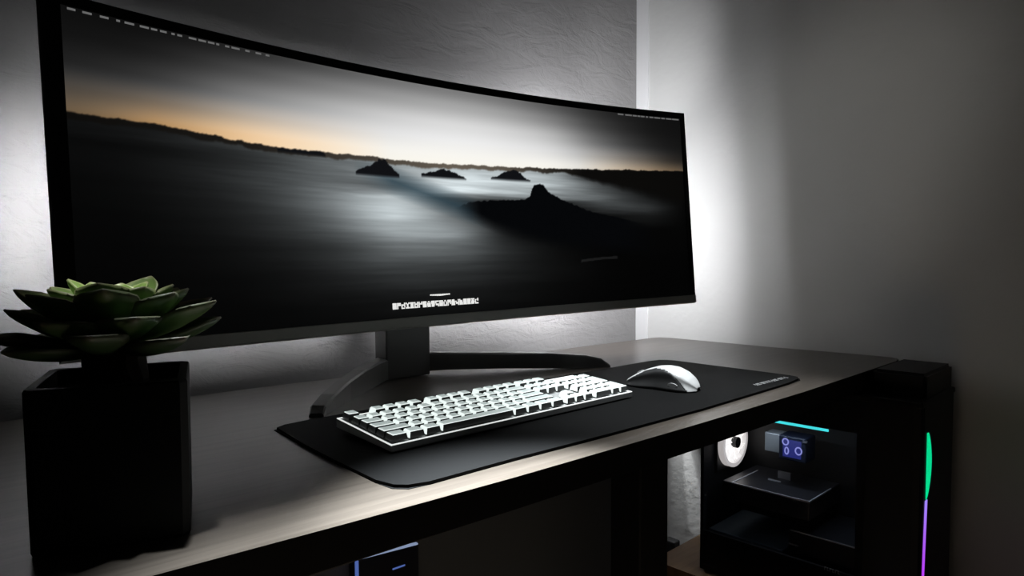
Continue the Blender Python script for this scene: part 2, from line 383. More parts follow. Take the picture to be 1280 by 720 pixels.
def land_color(u, v, h):
    n2 = mn.fractal(Vector((u*7+v*6, v*48, 2.2)), 1.0, 2.0, 4)
    n3 = mn.fractal(Vector((u*14, v*90, 7.2)), 1.0, 2.0, 3)
    vv = v + 0.010*n2
    g = interp(FOG, u, vv)
    g *= 1 + 0.07*n2 + (0.10*n3 if v > 0.5 else 0.03*n3)
    g *= 0.85 + 0.15*max(0.0, min(1.0, (u-0.25)/0.15))
    col = [g*0.955, g*1.0, g*1.015]
    # bluish trough between the two fog banks
    d = abs((v - (0.60 - (u-0.36)*0.78)))
    if 0.34 < u < 0.56:
        t = max(0, 1-d/0.065)*min(1, (u-0.34)/0.06)*min(1, (0.56-u)/0.03)*0.68
        col = [col[0]*(1-t)+40*t*.85, col[1]*(1-t)+56*t, col[2]*(1-t)+68*t]
    # far shore
    th = 0.023 + 0.008*mn.noise(Vector((u*30, 0, 5))) + (0.10*max(0, u-0.72)/0.15 if u > 0.72 else 0)
    if v > h - th:
        m_ = min(1.0, (v-(h-th))/(0.008+0.22*max(0.0, u-0.72)))
        sh = pl([(0, 10), (.2, 26), (.3, 50), (.5, 96), (.6, 84), (.7, 36), (.76, 10), (1, 7)], u)
        col = [c*(1-m_) + s*m_ for c, s in zip(col, (sh*1.06, sh*0.97, sh*0.86))]
    for P_, b in zip(HILLS, BASES):
        if P_[0][0] < u < P_[-1][0]:
            top = pl(P_, u) + 0.006*mn.fractal(Vector((u*150, b*9, 0)), 1.0, 2.0, 4)
            if v < top and mn:
                e = min(1.0, (top-v)/0.004)
                lo = max(0.0, min(1.0, (v-b)/0.012 + 0.5)) if b != .42 else max(0.0, min(1.0, (v-pl([(.50,.46),(.575,.38),(.70,.30),(.92,.25)],u))/0.06+.2))*min(1.0,(u-.5)/.05)*min(1.0,(.92-u)/.08)
                m_ = e*lo
                dk = (16, 17, 20) if b != .42 else (4, 5, 7)
                col = [c*(1-m_)+s*m_ for c, s in zip(col, dk)]
    # low ridge near the lower right
    if .745 < u < .825 and abs(v-(.238+.012*math.sin((u-.745)*20))) < .006:
        col = [c+20 for c in col]
    return col
NU, NV = 620, 320
verts, faces, cols = [], [], []
for j in range(NV+1):
    vy = SV0 + (SV1-SV0)*j/NV
    for i in range(NU+1):
        ux = SU0 + (SU1-SU0)*i/NU
        verts.append(mpt(ux, vy, 0.0))
        c = screen_color(ux/MW+0.5, vy/MH)
        cols += [lin(max(0, min(255, x))) for x in c] + [1.0]
for j in range(NV):
    for i in range(NU):
        a = j*(NU+1)+i; faces.append((a, a+1, a+NU+2, a+NU+1))
me = bpy.data.meshes.new('screen'); me.from_pydata([tuple(v) for v in verts], [], faces); me.update()
at = me.color_attributes.new('Col', 'FLOAT_COLOR', 'POINT'); at.data.foreach_set('color', cols)
me.materials.append(M['screen'])
for p in me.polygons: p.use_smooth = True
scr = bpy.data.objects.new('screen', me); COL.objects.link(scr); scr.parent = mon
scr['label'] = 'lit screen with fog, dark hills and a pale sunrise sky'

# row of small white marks at the bottom of the picture, a short line above, and menu text along the top corners
def mark(bm, u0, u1, v0, v1):
    mslab(bm, u0-W2, u1-W2, v0, v1, -0.0012, -0.0004, 1)
bm = bmesh.new(); random.seed(11)
ua, ub = 0.388*MW, 0.535*MW; n = 21; step = (ub-ua)/n; v0 = 0.072*MH; hh = 0.0105
for k in range(n):
    a = ua + k*step; b = a + step*0.86; mid = (a+b)/2; t = 0.0021
    for row in range(4):
        r0 = v0 + hh*row/4; r1 = r0 + hh/4*0.96
        pat = random.choice(('both', 'left', 'right', 'full', 'full', 'mid'))
        if pat in ('both', 'left', 'full'): mark(bm, a, a+t, r0, r1)
        if pat in ('both', 'right', 'full'): mark(bm, b-t, b, r0, r1)
        if pat in ('full', 'mid'): mark(bm, mid-t*0.7, mid+t*0.7, r0, r1)
    mark(bm, a+t*0.5, b-t*0.5, v0+random.choice((0, hh/2, hh*0.8)), v0+random.choice((0.002, hh/2+0.002, hh)))
obj('icon_row', bm, M['icon'], scr)['label'] = 'row of tiny white marks at the bottom of the picture'
bm = bmesh.new(); a = 0.450*MW
for k in range(9):
    w = 0.0042; e = abs(k-4)/4
    mark(bm, a+k*0.0049, a+k*0.0049+w, 0.1165*MH-0.0012*(1-e), 0.1165*MH+0.0022); 
obj('caption', bm, M['icon'], scr)['label'] = 'short white line above the row of marks'
bm = bmesh.new(); u = 0.023*MW; random.seed(5)
while u < 0.24*MW:
    w = random.uniform(0.004, 0.012)
    mark(bm, u, u+w, 0.9595*MH, 0.9595*MH+0.0024); u += w+random.uniform(0.002, 0.010)
obj('menu_text', bm, M['icon_dim'], scr)['label'] = 'thin grey line of menu text at the top left'
bm = bmesh.new()
u = 0.845*MW
while u < 0.985*MW:
    w = random.uniform(0.006, 0.02); mark(bm, u, u+w, 0.9600*MH, 0.9600*MH+0.0030); u += w+random.uniform(0.002, 0.006)
obj('status_text', bm, M['icon_dim'], scr)['label'] = 'thin grey line of text at the top right'

# light strips on the back of the monitor
LEDS = []
def strip(u0, u1, v0, v1, m, nu):
    bm = bmesh.new(); mslab(bm, u0, u1, v0, v1, 0.0265, 0.030, nu); o = obj('led_strip', bm, m, mon); LEDS.append(o); return o
def led_mat(name, s): return emis(name, (0.93, 0.95, 1.0), s)
LT, LB, LL, LR = led_mat('led_top', 2.0), led_mat('led_bottom', 1.0), led_mat('led_left', 1.0), led_mat('led_right', 70.0)
strip(-W2+0.05, W2-0.05, MH-0.055, MH-0.045, LT, 24)
strip(-W2+0.05, W2-0.05, 0.045, 0.055, LB, 24)
strip(-W2+0.035, -W2+0.045, 0.07, MH-0.07, LL, 1)
strip(W2-0.045, W2-0.035, 0.05, MH-0.07, LR, 1)

# stand: column, hub and two splayed feet
L0 = Vector((0.768, 1.16, Z0))
bm = bmesh.new(); box(bm, 0.691-L0.x, 0.791-L0.x, 1.16-L0.y, 1.205-L0.y, 0.002, 0.34, 0.003)
obj('stand_column', bm, M['stand'], mon)
bm = bmesh.new(); box(bm, 0.66-L0.x, 0.84-L0.x, 1.07-L0.y, 1.165-L0.y, 0.20, 0.34, 0.008); obj('mount', bm, M['shell_back'], mon)
def foot(pts):
    """pts: list of (x, y, zbottom, ztop, halfwidth)"""
    bm = bmesh.new(); rings = []
    for i, (x, y, zb, zt, w) in enumerate(pts):
        a = Vector(pts[max(0, i-1)][:2]); b = Vector(pts[min(len(pts)-1, i+1)][:2]); d = (b-a).normalized(); n = Vector((-d.y, d.x))
        c = Vector((x, y)); p = c + n*w; q = c - n*w; e = 0.15
        rings.append([(p.x-L0.x, p.y-L0.y, zb), (q.x-L0.x, q.y-L0.y, zb), (q.x-L0.x, q.y-L0.y, zt-0.003),
                      ((c-n*w*.8).x-L0.x, (c-n*w*.8).y-L0.y, zt), ((c+n*w*.8).x-L0.x, (c+n*w*.8).y-L0.y, zt), (p.x-L0.x, p.y-L0.y, zt-0.003)])
    loft(bm, rings); return obj('stand_foot', bm, M['stand'], mon)
foot([(0.700, 1.185, 0.004, 0.042, 0.016), (0.655, 1.150, 0.003, 0.043, 0.015), (0.600, 1.105, 0.001, 0.040, 0.014), (0.550, 1.065, 0.0, 0.033, 0.0135), (0.500, 1.020, 0.0, 0.024, 0.013), (0.470, 0.992, 0.0, 0.015, 0.0125), (0.461, 0.980, 0.0, 0.006, 0.011)])
foot([(0.780, 1.185, 0.008, 0.046, 0.016), (0.83, 1.155, 0.010, 0.044, 0.016), (0.92, 1.105, 0.008, 0.040, 0.015), (1.02, 1.053, 0.003, 0.034, 0.014), (1.085, 1.015, 0.0, 0.027, 0.0135), (1.115, 1.000, 0.0, 0.019, 0.013), (1.133, 0.990, 0.0, 0.004, 0.012)])

# ------------------------------------------------------------------ keyboard
KW, KD, KZF, KZB = 0.4653, 0.1337, 0.0150, 0.0250
kb = empty('keyboard', 'full size keyboard with grey keycaps glowing white from below, on the black mat', 'keyboard', (0.4364, 0.7257, MZ), 0.0232)
def kz(y): return (KZF-0.004) + (KZB-KZF)*y/KD
bm = bmesh.new(); vs = []
def kpt(x, y, dz): return (x, y, kz(y)+dz)
ring0 = [(0.003, 0.003), (KW-0.003, 0.003), (KW-0.003, KD-0.003), (0.003, KD-0.003)]
ring1 = [(0, 0), (KW, 0), (KW, KD), (0, KD)]
rings = [[(x, y, 0.0008 + (0.006*y/KD)) for x, y in ring0], [(x, y, 0.003+(0.006*y/KD)) for x, y in ring1], [kpt(x, y, -0.0009) for x, y in ring1]]
loft(bm, rings); obj('case', bm, M['kb_case'], kb)
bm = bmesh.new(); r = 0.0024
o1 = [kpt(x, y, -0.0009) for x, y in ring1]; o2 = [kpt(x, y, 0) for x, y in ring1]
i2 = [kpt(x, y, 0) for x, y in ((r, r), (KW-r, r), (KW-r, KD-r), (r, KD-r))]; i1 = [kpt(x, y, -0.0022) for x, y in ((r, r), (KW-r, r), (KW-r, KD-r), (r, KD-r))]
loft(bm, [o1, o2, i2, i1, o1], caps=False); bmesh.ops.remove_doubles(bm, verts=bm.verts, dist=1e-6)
obj('rim', bm, M['kb_rim'], kb)['label'] = 'white rim with painted backlight glow around the keys'
bm = bmesh.new(); loft(bm, [[(x, y, z-0.0008) for x, y, z in i1], [(x, y, z+0.0004) for x, y, z in i1]]); obj('backlit_plate', bm, M['kb_glow'], kb)['label'] = 'glowing white plate between the keys'
for x in (0.03, KW-0.06):
    bm = bmesh.new(); box(bm, x, x+0.03, KD-0.022, KD-0.012, 0.0, 0.0075, 0.001); obj('tilt_foot', bm, M['mouse_dark'], kb)
PX = (KW-2*r-0.003)/22.5; PY = (KD-2*r-0.003)/6.25
def keycap(bm, kx, ky, w, d=1.0):
    g = 0.0015
    x0 = r+0.0015+kx*PX+g; x1 = r+0.0015+(kx+w)*PX-g; y0 = r+0.0015+ky*PY+g; y1 = r+0.0015+(ky+d)*PY-g
    H = 0.0098; s = 0.0021
    def ring(i, dz, m=0.0): return [kpt(x0+i, y0+i*0.7, dz), kpt(x1-i, y0+i*0.7, dz), kpt(x1-i, y1-i*1.2, dz), kpt(x0+i, y1-i*1.2, dz)]
    R = [[bm.verts.new(p) for p in q] for q in (ring(0, 0.0012), ring(0.0002, 0.003), ring(s*0.7, H-0.0009), ring(s*1.25, H), ring(s*1.9, H-0.0005))]
    for a in range(4):
        for j in range(4):
            f = bm.faces.new((R[a][j], R[a][(j+1) % 4], R[a+1][(j+1) % 4], R[a+1][j])); f.material_index = 3 if (j == 3 and a < 2) else 2 if a == 2 else 1 if a == 3 else 0
    f = bm.faces.new(R[4]); f.material_index = 1
    bm.faces.new(R[0][::-1])
keys = []
def mats_for(k): return [M['cap_side'], M['cap_top'], M['cap_edge'], M['cap_side'] if k[0] == 0 else M['cap_edge']]  # left sides painted glowing as backlight, except in the leftmost column
rowy = [0, 1, 2, 3, 4, 5.25]
def row(i, x, ws):
    for w in ws:
        if w < 0: x += -w
        else: keys.append((x, rowy[i], w, 1.0)); x += w
row(0, 0, [1.25, 1.25, 1.25, 6.25, 1.25, 1.25, 1.25, 1.25, -.25, 1, 1, 1, -.25, 2, 1])
row(1, 0, [2.25]+[1]*10+[2.75, -1.25, 1, -1.25, 1, 1, 1])
row(2, 0, [1.75]+[1]*11+[2.25, -3.5, 1, 1, 1])
row(3, 0, [1.5]+[1]*12+[1.5, -.25, 1, 1, 1, -.25, 1, 1, 1])
row(4, 0, [1]*13+[2, -.25, 1, 1, 1, -.25])
row(5, 0, [1, -1, 1, 1, 1, 1, -.5, 1, 1, 1, 1, -.5, 1, 1, 1, 1, -.25, 1, 1, 1])
keys.append((21.5, 0, 1, 2.0)); keys[:] = [k for k in keys if not (k[0] == 21.5 and k[3] == 1.0 and k[1] == 0)]
keys.append((21.5, 2, 1, 2.0))
last = [(18.5, 4, 1, 1.0), (19.5, 4, 1, 1.0), (20.5, 4, 1, 1.0), (21.5, 4, 1, 1.0)]
for k in keys:
    bm = bmesh.new(); keycap(bm, *k); obj('keycap', bm, mats_for(k), kb)
NKEYS = len(keys)
if True:
    bm = bmesh.new()
    for k in last: keycap(bm, *k)
    o = obj('keycap_row', bm, mats_for(last[0]), kb)
    o['label'] = 'top row of number pad keys'
print('KEYS', NKEYS)

# ------------------------------------------------------------------ mouse
ms = empty('computer_mouse', 'white arched computer mouse with black sides at the right of the keyboard', 'mouse', (1.012, 0.757, MZ), math.radians(13))
LM = 0.132; NT, NA = 44, 36
def mouse_pt(t, a):
    y = LM/2 - LM*t
    wprof = pl([(0, .013), (.03, .021), (.10, .027), (.25, .0305), (.45, .029), (.65, .0325), (.80, .0325), (.90, .027), (.96, .019), (1.0, .008)], t)
    hprof = pl([(0, .008), (.05, .0125), (.15, .0205), (.30, .0300), (.45, .0365), (.58, .0385), (.70, .0370), (.82, .0305), (.91, .0215), (.97, .012), (1.0, .005)], t)
    c, s = math.cos(a), math.sin(a)
    x = wprof*math.copysign(abs(c)**0.75, c); z = 0.0015 + hprof*abs(s)**0.85
    if 0.02 < s < 0.75: x *= 1 - 0.16*math.sin(s/0.75*PI)
    return (x, y, z)
def bnd(t): return pl([(0, .55), (.08, .78), (.25, .93), (.45, .93), (.58, .86), (.70, .70), (.80, .45), (.88, .15), (.92, .0), (1, .0)], t)
shell, side = bmesh.new(), bmesh.new()
G = [[mouse_pt(i/NT, PI*j/NA) for j in range(NA+1)] for i in range(NT+1)]
for which, bmx in (('w', shell), ('d', side)):
    for i in range(NT):
        for j in range(NA):
            s = math.sin(PI*(j+.5)/NA); isw = s > bnd((i+.5)/NT)
            if isw == (which == 'w'):
                k = 1.0 if isw else 0.992
                q = [G[i][j], G[i+1][j], G[i+1][j+1], G[i][j+1]]
                bmx.faces.new([bmx.verts.new((a*k, b*k, c)) for a, b, c in q])
    bmesh.ops.remove_doubles(bmx, verts=bmx.verts, dist=1e-6)
so = obj('top_shell', shell, M['mouse_white'], ms, smooth=True)
md = so.modifiers.new('thick', 'SOLIDIFY'); md.thickness = 0.0014; md.offset = -0.6
ss_ = so.modifiers.new('sub', 'SUBSURF'); ss_.levels = 1; ss_.render_levels = 1
so = obj('side_grips', side, M['mouse_dark'], ms, smooth=True)
md = so.modifiers.new('thick', 'SOLIDIFY'); md.thickness = 0.0012; md.offset = -0.6
bm = bmesh.new(); ring = [G[i][0] for i in range(NT+1)] + [G[i][NA] for i in range(NT, -1, -1)]
prism(bm, [(x*0.97, y*0.99) for x, y, z in ring], 0.0002, 0.003); obj('base', bm, M['mouse_dark'], ms)
bm = bmesh.new(); rg = []
for x in (-.0035, .0035): rg.append([(x, 0.040+.010*math.cos(2*PI*k/24), 0.0170+.010*math.sin(2*PI*k/24)) for k in range(24)])
loft(bm, rg); obj('scroll_wheel', bm, M['mouse_silver'], ms)
bm = bmesh.new(); rg = []
for k in range(7):
    t = .66+.022*k; x, y, z = mouse_pt(t, PI - math.asin(.22)); hw = .003*math.sin(PI*(k+.6)/7.2)+.0006
    rg.append([(x-.0016, y, z-hw), (x-.0016, y, z+hw), (x+.002, y, z+hw), (x+.002, y, z-hw)])
loft(bm, rg); obj('side_button', bm, M['mouse_silver'], ms)['label'] = 'silver side button'

# ------------------------------------------------------------------ potted succulent
yawc = 0.7155
pt = empty('potted_succulent', 'pointed green rosette succulent in a square black pot on the desk', 'plant', (0.143, 0.716, Z0), -0.30)
PS, PH = 0.0605, 0.138
bm = bmesh.new()
def sq(s, z): 
    c = 0.006; return [(-s+c, -s, z), (s-c, -s, z), (s, -s+c, z), (s, s-c, z), (s-c, s, z), (-s+c, s, z), (-s, s-c, z), (-s, -s+c, z)]
loft(bm, [sq(PS*0.965, 0), sq(PS*0.985, 0.003), sq(PS, PH-0.002), sq(PS-0.001, PH), sq(PS-0.008, PH), sq(PS-0.009, PH-0.022), sq(PS-0.012, PH-0.024)])
obj('pot', bm, M['pot'], pt)
bm = bmesh.new(); n = 14; rg = []
for i in range(n+1):
    rg.append([(-0.052+0.104*i/n, -0.052+0.104*j/n, PH-0.014+0.003*mn.noise(Vector((i*.9, j*.9, 0)))) for j in range(n+1)])
loft(bm, rg, closed=False, caps=False); obj('soil', bm, M['soil'], pt)
bm = bmesh.new(); tube(bm, [(0, 0.0, PH-0.02), (0.002, 0, PH-0.004), (0.0, 0, PH+0.012), (0, 0, PH+0.045)], 0.026, 14); obj('stem', bm, M['stem'], pt)
bm = bmesh.new(); cl = bm.verts.layers.float_color.new('Col')
random.seed(21)
def leaf(az, elev, L, Wd, zbase, r0, curl, tone):
    nl, nw = 12, 8
    prof = lambda t: Wd*(0.34+0.66*math.sin(min(1, t/0.68)*PI/2))*(1 if t < 0.68 else max(0.0, 1-((t-0.68)/0.32)**1.7))
    pos = Vector((r0, 0, zbase)); ang = elev; grid_t, grid_b = [], []
    ds = L/nl
    for i in range(nl+1):
        t = i/nl; w = max(prof(t), 0.0008)
        nrm = Vector((-math.sin(ang), 0, math.cos(ang)))
        th = 0.0042*(1-t)**0.5*1.0+0.0012
        rt, rb = [], []
        for j in range(nw+1):
            s = -1+2*j/nw
            p = pos + Vector((0, s*w, 0)) + nrm*(0.32*w*s*s)
            rt.append(p + nrm*th*0.25*(1-s*s)); rb.append(p - nrm*th*(1-s*s)*1.2)
        grid_t.append(rt); grid_b.append(rb)
        ang += curl/nl
        pos = pos + Vector((math.cos(ang), 0, math.sin(ang)))*ds
    R = Matrix.Rotation(az, 4, 'Z')
    def vtx(p, t, s, under):
        v = bm.verts.new(R @ p)
        tip = max(0, (t-0.90)/0.10); edge = abs(s)**6
        c = [a*(1-tone)+b*tone for a, b in zip((0.030, 0.060, 0.030), (0.30, 0.50, 0.12))]  # inner leaves painted brighter, as light falling on the rosette centre
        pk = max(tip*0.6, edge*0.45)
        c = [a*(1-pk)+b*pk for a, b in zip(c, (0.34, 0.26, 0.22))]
        v[cl] = (*c, 1); return v
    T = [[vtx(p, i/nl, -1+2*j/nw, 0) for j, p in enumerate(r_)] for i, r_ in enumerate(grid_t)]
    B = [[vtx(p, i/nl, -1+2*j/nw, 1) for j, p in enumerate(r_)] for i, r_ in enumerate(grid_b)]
    for i in range(nl):
        for j in range(nw):
            bm.faces.new((T[i][j], T[i+1][j], T[i+1][j+1], T[i][j+1])); bm.faces.new((B[i][j], B[i][j+1], B[i+1][j+1], B[i+1][j]))
        for j in (0, nw): bm.faces.new((T[i][j], T[i+1][j], B[i+1][j], B[i][j]))
    for j in range(nw):
        bm.faces.new((T[nl][j], T[nl][j+1], B[nl][j+1], B[nl][j]))
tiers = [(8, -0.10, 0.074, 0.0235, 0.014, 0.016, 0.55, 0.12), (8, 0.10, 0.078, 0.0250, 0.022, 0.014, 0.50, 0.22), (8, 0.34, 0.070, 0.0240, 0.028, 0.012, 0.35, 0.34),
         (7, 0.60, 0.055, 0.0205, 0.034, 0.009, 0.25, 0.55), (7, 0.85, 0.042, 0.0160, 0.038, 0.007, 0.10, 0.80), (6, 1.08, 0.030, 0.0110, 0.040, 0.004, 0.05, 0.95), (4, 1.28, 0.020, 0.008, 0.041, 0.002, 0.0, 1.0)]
az = 0.4
for n, el, L, Wd, zb, r0, curl, tone in tiers:
    az += 0.37
    for k in range(n):
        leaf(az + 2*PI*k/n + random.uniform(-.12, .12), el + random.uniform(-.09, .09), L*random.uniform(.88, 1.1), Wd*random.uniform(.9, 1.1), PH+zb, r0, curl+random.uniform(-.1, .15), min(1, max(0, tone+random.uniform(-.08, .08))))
bmesh.ops.remove_doubles(bm, verts=bm.verts, dist=1e-6)
fol = obj('foliage', bm, M['leaf'], pt, smooth=True)
for v in fol.data.vertices: v.co = (v.co.x*1.02, v.co.y*1.02, v.co.z+0.012)

# ------------------------------------------------------------------ wooden stand and computer tower
PHI = math.radians(3.4)
TA = Vector((1.42, 0.9517, Z0-0.52))
# tower local frame: x = towards the front of the case, y = away from the glass side, z up
tw = empty('computer_tower', 'black computer tower with glass side and coloured lights beside the right wall', 'computer', TA, 0)
tw.rotation_euler = (0, 0, math.atan2(-math.cos(PHI), math.sin(PHI)))
def tz(z): return z + 0.52       # z given relative to the desk top
CL, CW = 0.47, 0.225
def tb(name, m, *boxes, bev=0.0, parent=None, label=None):
    bm = bmesh.new()
    for b in boxes: box(bm, *b, bev)
    o = obj(name, bm, m, parent or tw)
    if label: o['label'] = label
    return o
ZT, ZB = tz(-0.045), 0.012
tb('rear_panel', M['case'], (0, 0.008, 0, CW, ZB, ZT-0.004))
tb('bottom_panel', M['case'], (0, CL-0.02, 0, CW, 0.004, 0.016))
tb('top_panel', M['case'], (0, CL, 0, CW, ZT-0.012, ZT), bev=0.003)
tb('side_panel', M['case'], (0.008, CL-0.05, CW-0.006, CW, 0.016, ZT-0.012), label='plain black side facing the wall')
tb('motherboard_tray', M['case_in'], (0.008, 0.36, CW-0.030, CW-0.026, 0.016, ZT-0.012))
tb('lower_skirt', M['case'], (0.008, 0.37, 0.002, 0.010, 0.016, 0.098))
tb('upper_skirt', M['case'], (0.008, 0.37, 0.002, 0.010, ZT-0.080, ZT-0.012))
tb('pillar', M['case'], (0.352, 0.372, 0.0015, 0.010, 0.016, ZT-0.012))
bm = bmesh.new()
rg = []
for x, i in ((0.372, 0), (0.455, 0), (0.466, 0.004), (0.470, 0.014)):
    rg.append([(x, 0+i, 0.012+i*.5), (x, CW-i, 0.012+i*.5), (x, CW-i, ZT-0.001-i*.5), (x, 0+i, ZT-0.001-i*.5)])
loft(bm, rg); obj('front_panel', bm, M['case'], tw)
tb('glass_panel', M['glass'], (0.004, 0.368, -0.003, 0.0005, 0.016, ZT-0.013), label='smoked glass side window')
for x in (0.03, CL-0.06):
    for y in (0.015, CW-0.04): tb('case_foot', M['mouse_dark'], (x, x+0.03, y, y+0.025, -0.0005, 0.006))
# raised vent cover on top, along the far side
bm = bmesh.new(); prism(bm, [(0.366, 0.040), (0.464, 0.040), (0.464, CW-0.003), (0.366, CW-0.003)], ZT, tz(0.004))
bmesh.ops.bevel(bm, geom=[e for e in bm.edges if max(v.co.z for v in e.verts) > ZT+.01 and min(v.co.x for v in e.verts) > .30], offset=0.006, segments=3, affect='EDGES'); obj('vent_cover', bm, M['case'], tw)['label'] = 'raised black cover at the front of the case top'
# rear fan
FC = (0.022, 0.112, tz(-0.226))
fan = bmesh.new(); disc(fan, FC, 'l', 0.052, 0.061, 0.018); fo = obj('rear_fan', fan, M['fan_ring'], tw); fo['label'] = 'glowing white exhaust fan'
fr = bmesh.new(); nn = 40; rgs = []
def sqp(k):
    c, s_ = math.cos(2*PI*k/nn), math.sin(2*PI*k/nn); q = 0.0625/max(abs(c), abs(s_)); return FC[1]+c*q, FC[2]+s_*q
for xo, mode in ((-.014, 0), (-.014, 1), (-.006, 1), (-.006, 0)):
    rgs.append([((FC[0]+xo), *(sqp(k) if mode else (FC[1]+.0535*math.cos(2*PI*k/nn), FC[2]+.0535*math.sin(2*PI*k/nn)))) for k in range(nn)])
rgs.append(rgs[0]); loft(fr, rgs, caps=False); bmesh.ops.remove_doubles(fr, verts=fr.verts, dist=1e-6)
obj('fan_frame', fr, M['case_in'], fo)
bm = bmesh.new(); disc(bm, (FC[0]-0.004, FC[1], FC[2]), 'l', 0.0, 0.052, 0.003); obj('diffuser', bm, M['fan_glow'], fo)
bm = bmesh.new(); disc(bm, (FC[0]+0.009, FC[1], FC[2]), 'l', 0.0, 0.0135, 0.012, 28); obj('hub', bm, M['hub'], fo)['label'] = 'black hub of the glowing fan'
bm = bmesh.new()
for k in range(9):
    a0 = 2*PI*k/9; rg = []
    for r_ in (0.016, 0.027, 0.039, 0.050):
        tw_ = a0 + r_*6; wd = 0.30
        c1, c2 = tw_-wd*.5, tw_+wd*.5
        P1 = (FC[0]+.003, FC[1]+r_*math.cos(c1), FC[2]+r_*math.sin(c1)); P2 = (FC[0]+.008, FC[1]+r_*math.cos(c2), FC[2]+r_*math.sin(c2))
        rg.append([P1, P2, (P2[0]-.001, P2[1], P2[2]), (P1[0]-.001, P1[1], P1[2])])
    loft(bm, rg)
obj('blades', bm, M['fan_glow'], fo)
# light bar, cooler, card, power supply cover, drive cage, front fans
tb('light_bar', M['cyan'], (0.10, 0.291, 0.011, 0.014, tz(-0.1345), tz(-0.1295)), label='cyan light bar across the top of the window')
co = tb('liquid_cooler', M['grey_metal'], (0.120, 0.160, 0.080, 0.120, tz(-0.222), tz(-0.178)), bev=0.002)
tb('cooler_display', M['device'], (0.160, 0.222, 0.066, 0.120, tz(-0.230), tz(-0.174)), bev=0.003, parent=co, label='small square display on the cooler')
bm = bmesh.new(); n = 26
def oval(bm, cx, cz, rx, rz, t, y=0.0655):
    A = [bm.verts.new((cx+rx*math.cos(2*PI*k/n), y, cz+rz*math.sin(2*PI*k/n))) for k in range(n)]
    B = [bm.verts.new((cx+(rx-t)*math.cos(2*PI*k/n), y, cz+(rz-t)*math.sin(2*PI*k/n))) for k in range(n)]
    A2 = [bm.verts.new((v.co.x, y+.001, v.co.z)) for v in A]; B2 = [bm.verts.new((v.co.x, y+.001, v.co.z)) for v in B]
    for X, Y in ((A, B), (B, B2), (B2, A2), (A2, A)):
        for k in range(n): bm.faces.new((X[k], X[(k+1) % n], Y[(k+1) % n], Y[k]))
oval(bm, 0.176, tz(-0.188), 0.0080, 0.0085, 0.0030); oval(bm, 0.179, tz(-0.208), 0.0055, 0.0090, 0.0030); oval(bm, 0.206, tz(-0.204), 0.0085, 0.0095, 0.0030)
obj('glowing_rings', bm, M['blue_hi'], co)
tb('display_glow', M['blue'], (0.170, 0.212, 0.0658, 0.0668, tz(-0.222), tz(-0.182)), parent=co)
tb('small_lamp', M['fan_dark'], (0.216, 0.226, 0.062, 0.066, tz(-0.182), tz(-0.178)), parent=co)
gc = tb('graphics_card', M['card'], (0.045, 0.250, 0.022, CW-0.032, tz(-0.340), tz(-0.297)), bev=0.002)
tb('metal_trim', M['metal_edge'], (0.070, 0.250, 0.020, 0.0225, tz(-0.2990), tz(-0.2955)), (0.2485, 0.251, 0.020, 0.14, tz(-0.2990), tz(-0.2955)), parent=gc, label='bright metal edge of the card')
tb('ridge', M['metal_edge'], (0.068, 0.071, 0.022, 0.15, tz(-0.2980), tz(-0.2960)), (0.12, 0.15, 0.10, 0.103, tz(-0.2970), tz(-0.2940)), (0.13, 0.16, 0.13, 0.135, tz(-0.2970), tz(-0.2800)), parent=gc)
tb('power_supply_cover', M['psu'], (0.010, 0.192, 0.022, CW-0.032, 0.018, tz(-0.4215)), bev=0.001, label='blue grey metal cover at the bottom')
dc = tb('drive_cage', M['card'], (0.205, 0.348, 0.022, CW-0.034, 0.018, tz(-0.3700)), bev=0.001)
tb('metal_trim', M['metal_edge'], (0.210, 0.348, 0.0205, 0.0220, tz(-0.3705), tz(-0.3680)), (0.206, 0.228, 0.0205, 0.0220, tz(-0.402), tz(-0.399)), parent=dc)
for zc in (-0.165, -0.285, -0.405):
    bm = bmesh.new(); disc(bm, (0.345, 0.105, tz(zc)), 'l', 0.050, 0.056, 0.022, 32); f_ = obj('front_fan', bm, M['case_in'], tw)
    bm = bmesh.new()
    for k in range(9):
        a0 = 2*PI*k/9; rg = []
        for r_ in (0.012, 0.03, 0.050):
            c1, c2 = a0+r_*5-.2, a0+r_*5+.2
            P1 = (0.334, 0.105+r_*math.cos(c1), tz(zc)+r_*math.sin(c1)); P2 = (0.348, 0.105+r_*math.cos(c2), tz(zc)+r_*math.sin(c2))
            rg.append([P1, P2, (P2[0]+.001, P2[1], P2[2]), (P1[0]+.001, P1[1], P1[2])])
        loft(bm, rg)
    disc_bm = bmesh.new(); obj('blades', bm, M['fan_dark'], f_)
    disc(disc_bm, (0.342, 0.105, tz(zc)), 'l', 0.0, 0.014, 0.016, 20); obj('hub', disc_bm, M['case_in'], f_)
# screws seen at the rear edge, lettering on the lower skirt
bm = bmesh.new()
for z in (-0.335,): box(bm, 0.010, 0.014, 0.0005, 0.002, tz(z)-.0025, tz(z)+.0025, 0.001)
obj('screw', bm, M['metal_edge'], tw)
bm = bmesh.new(); random.seed(9)
for k in range(6):
    x = 0.292+0.0055*k; box(bm, x, x+.0012, 0.0008, 0.0022, tz(-0.426), tz(-0.419)); box(bm, x, x+.0036, 0.0008, 0.0022, tz(-0.426 if k % 2 else -0.4205), tz(-0.4245 if k % 2 else -0.419))
obj('lettering', bm, M['mat_print'], tw)['label'] = 'small grey lettering at the foot of the window'
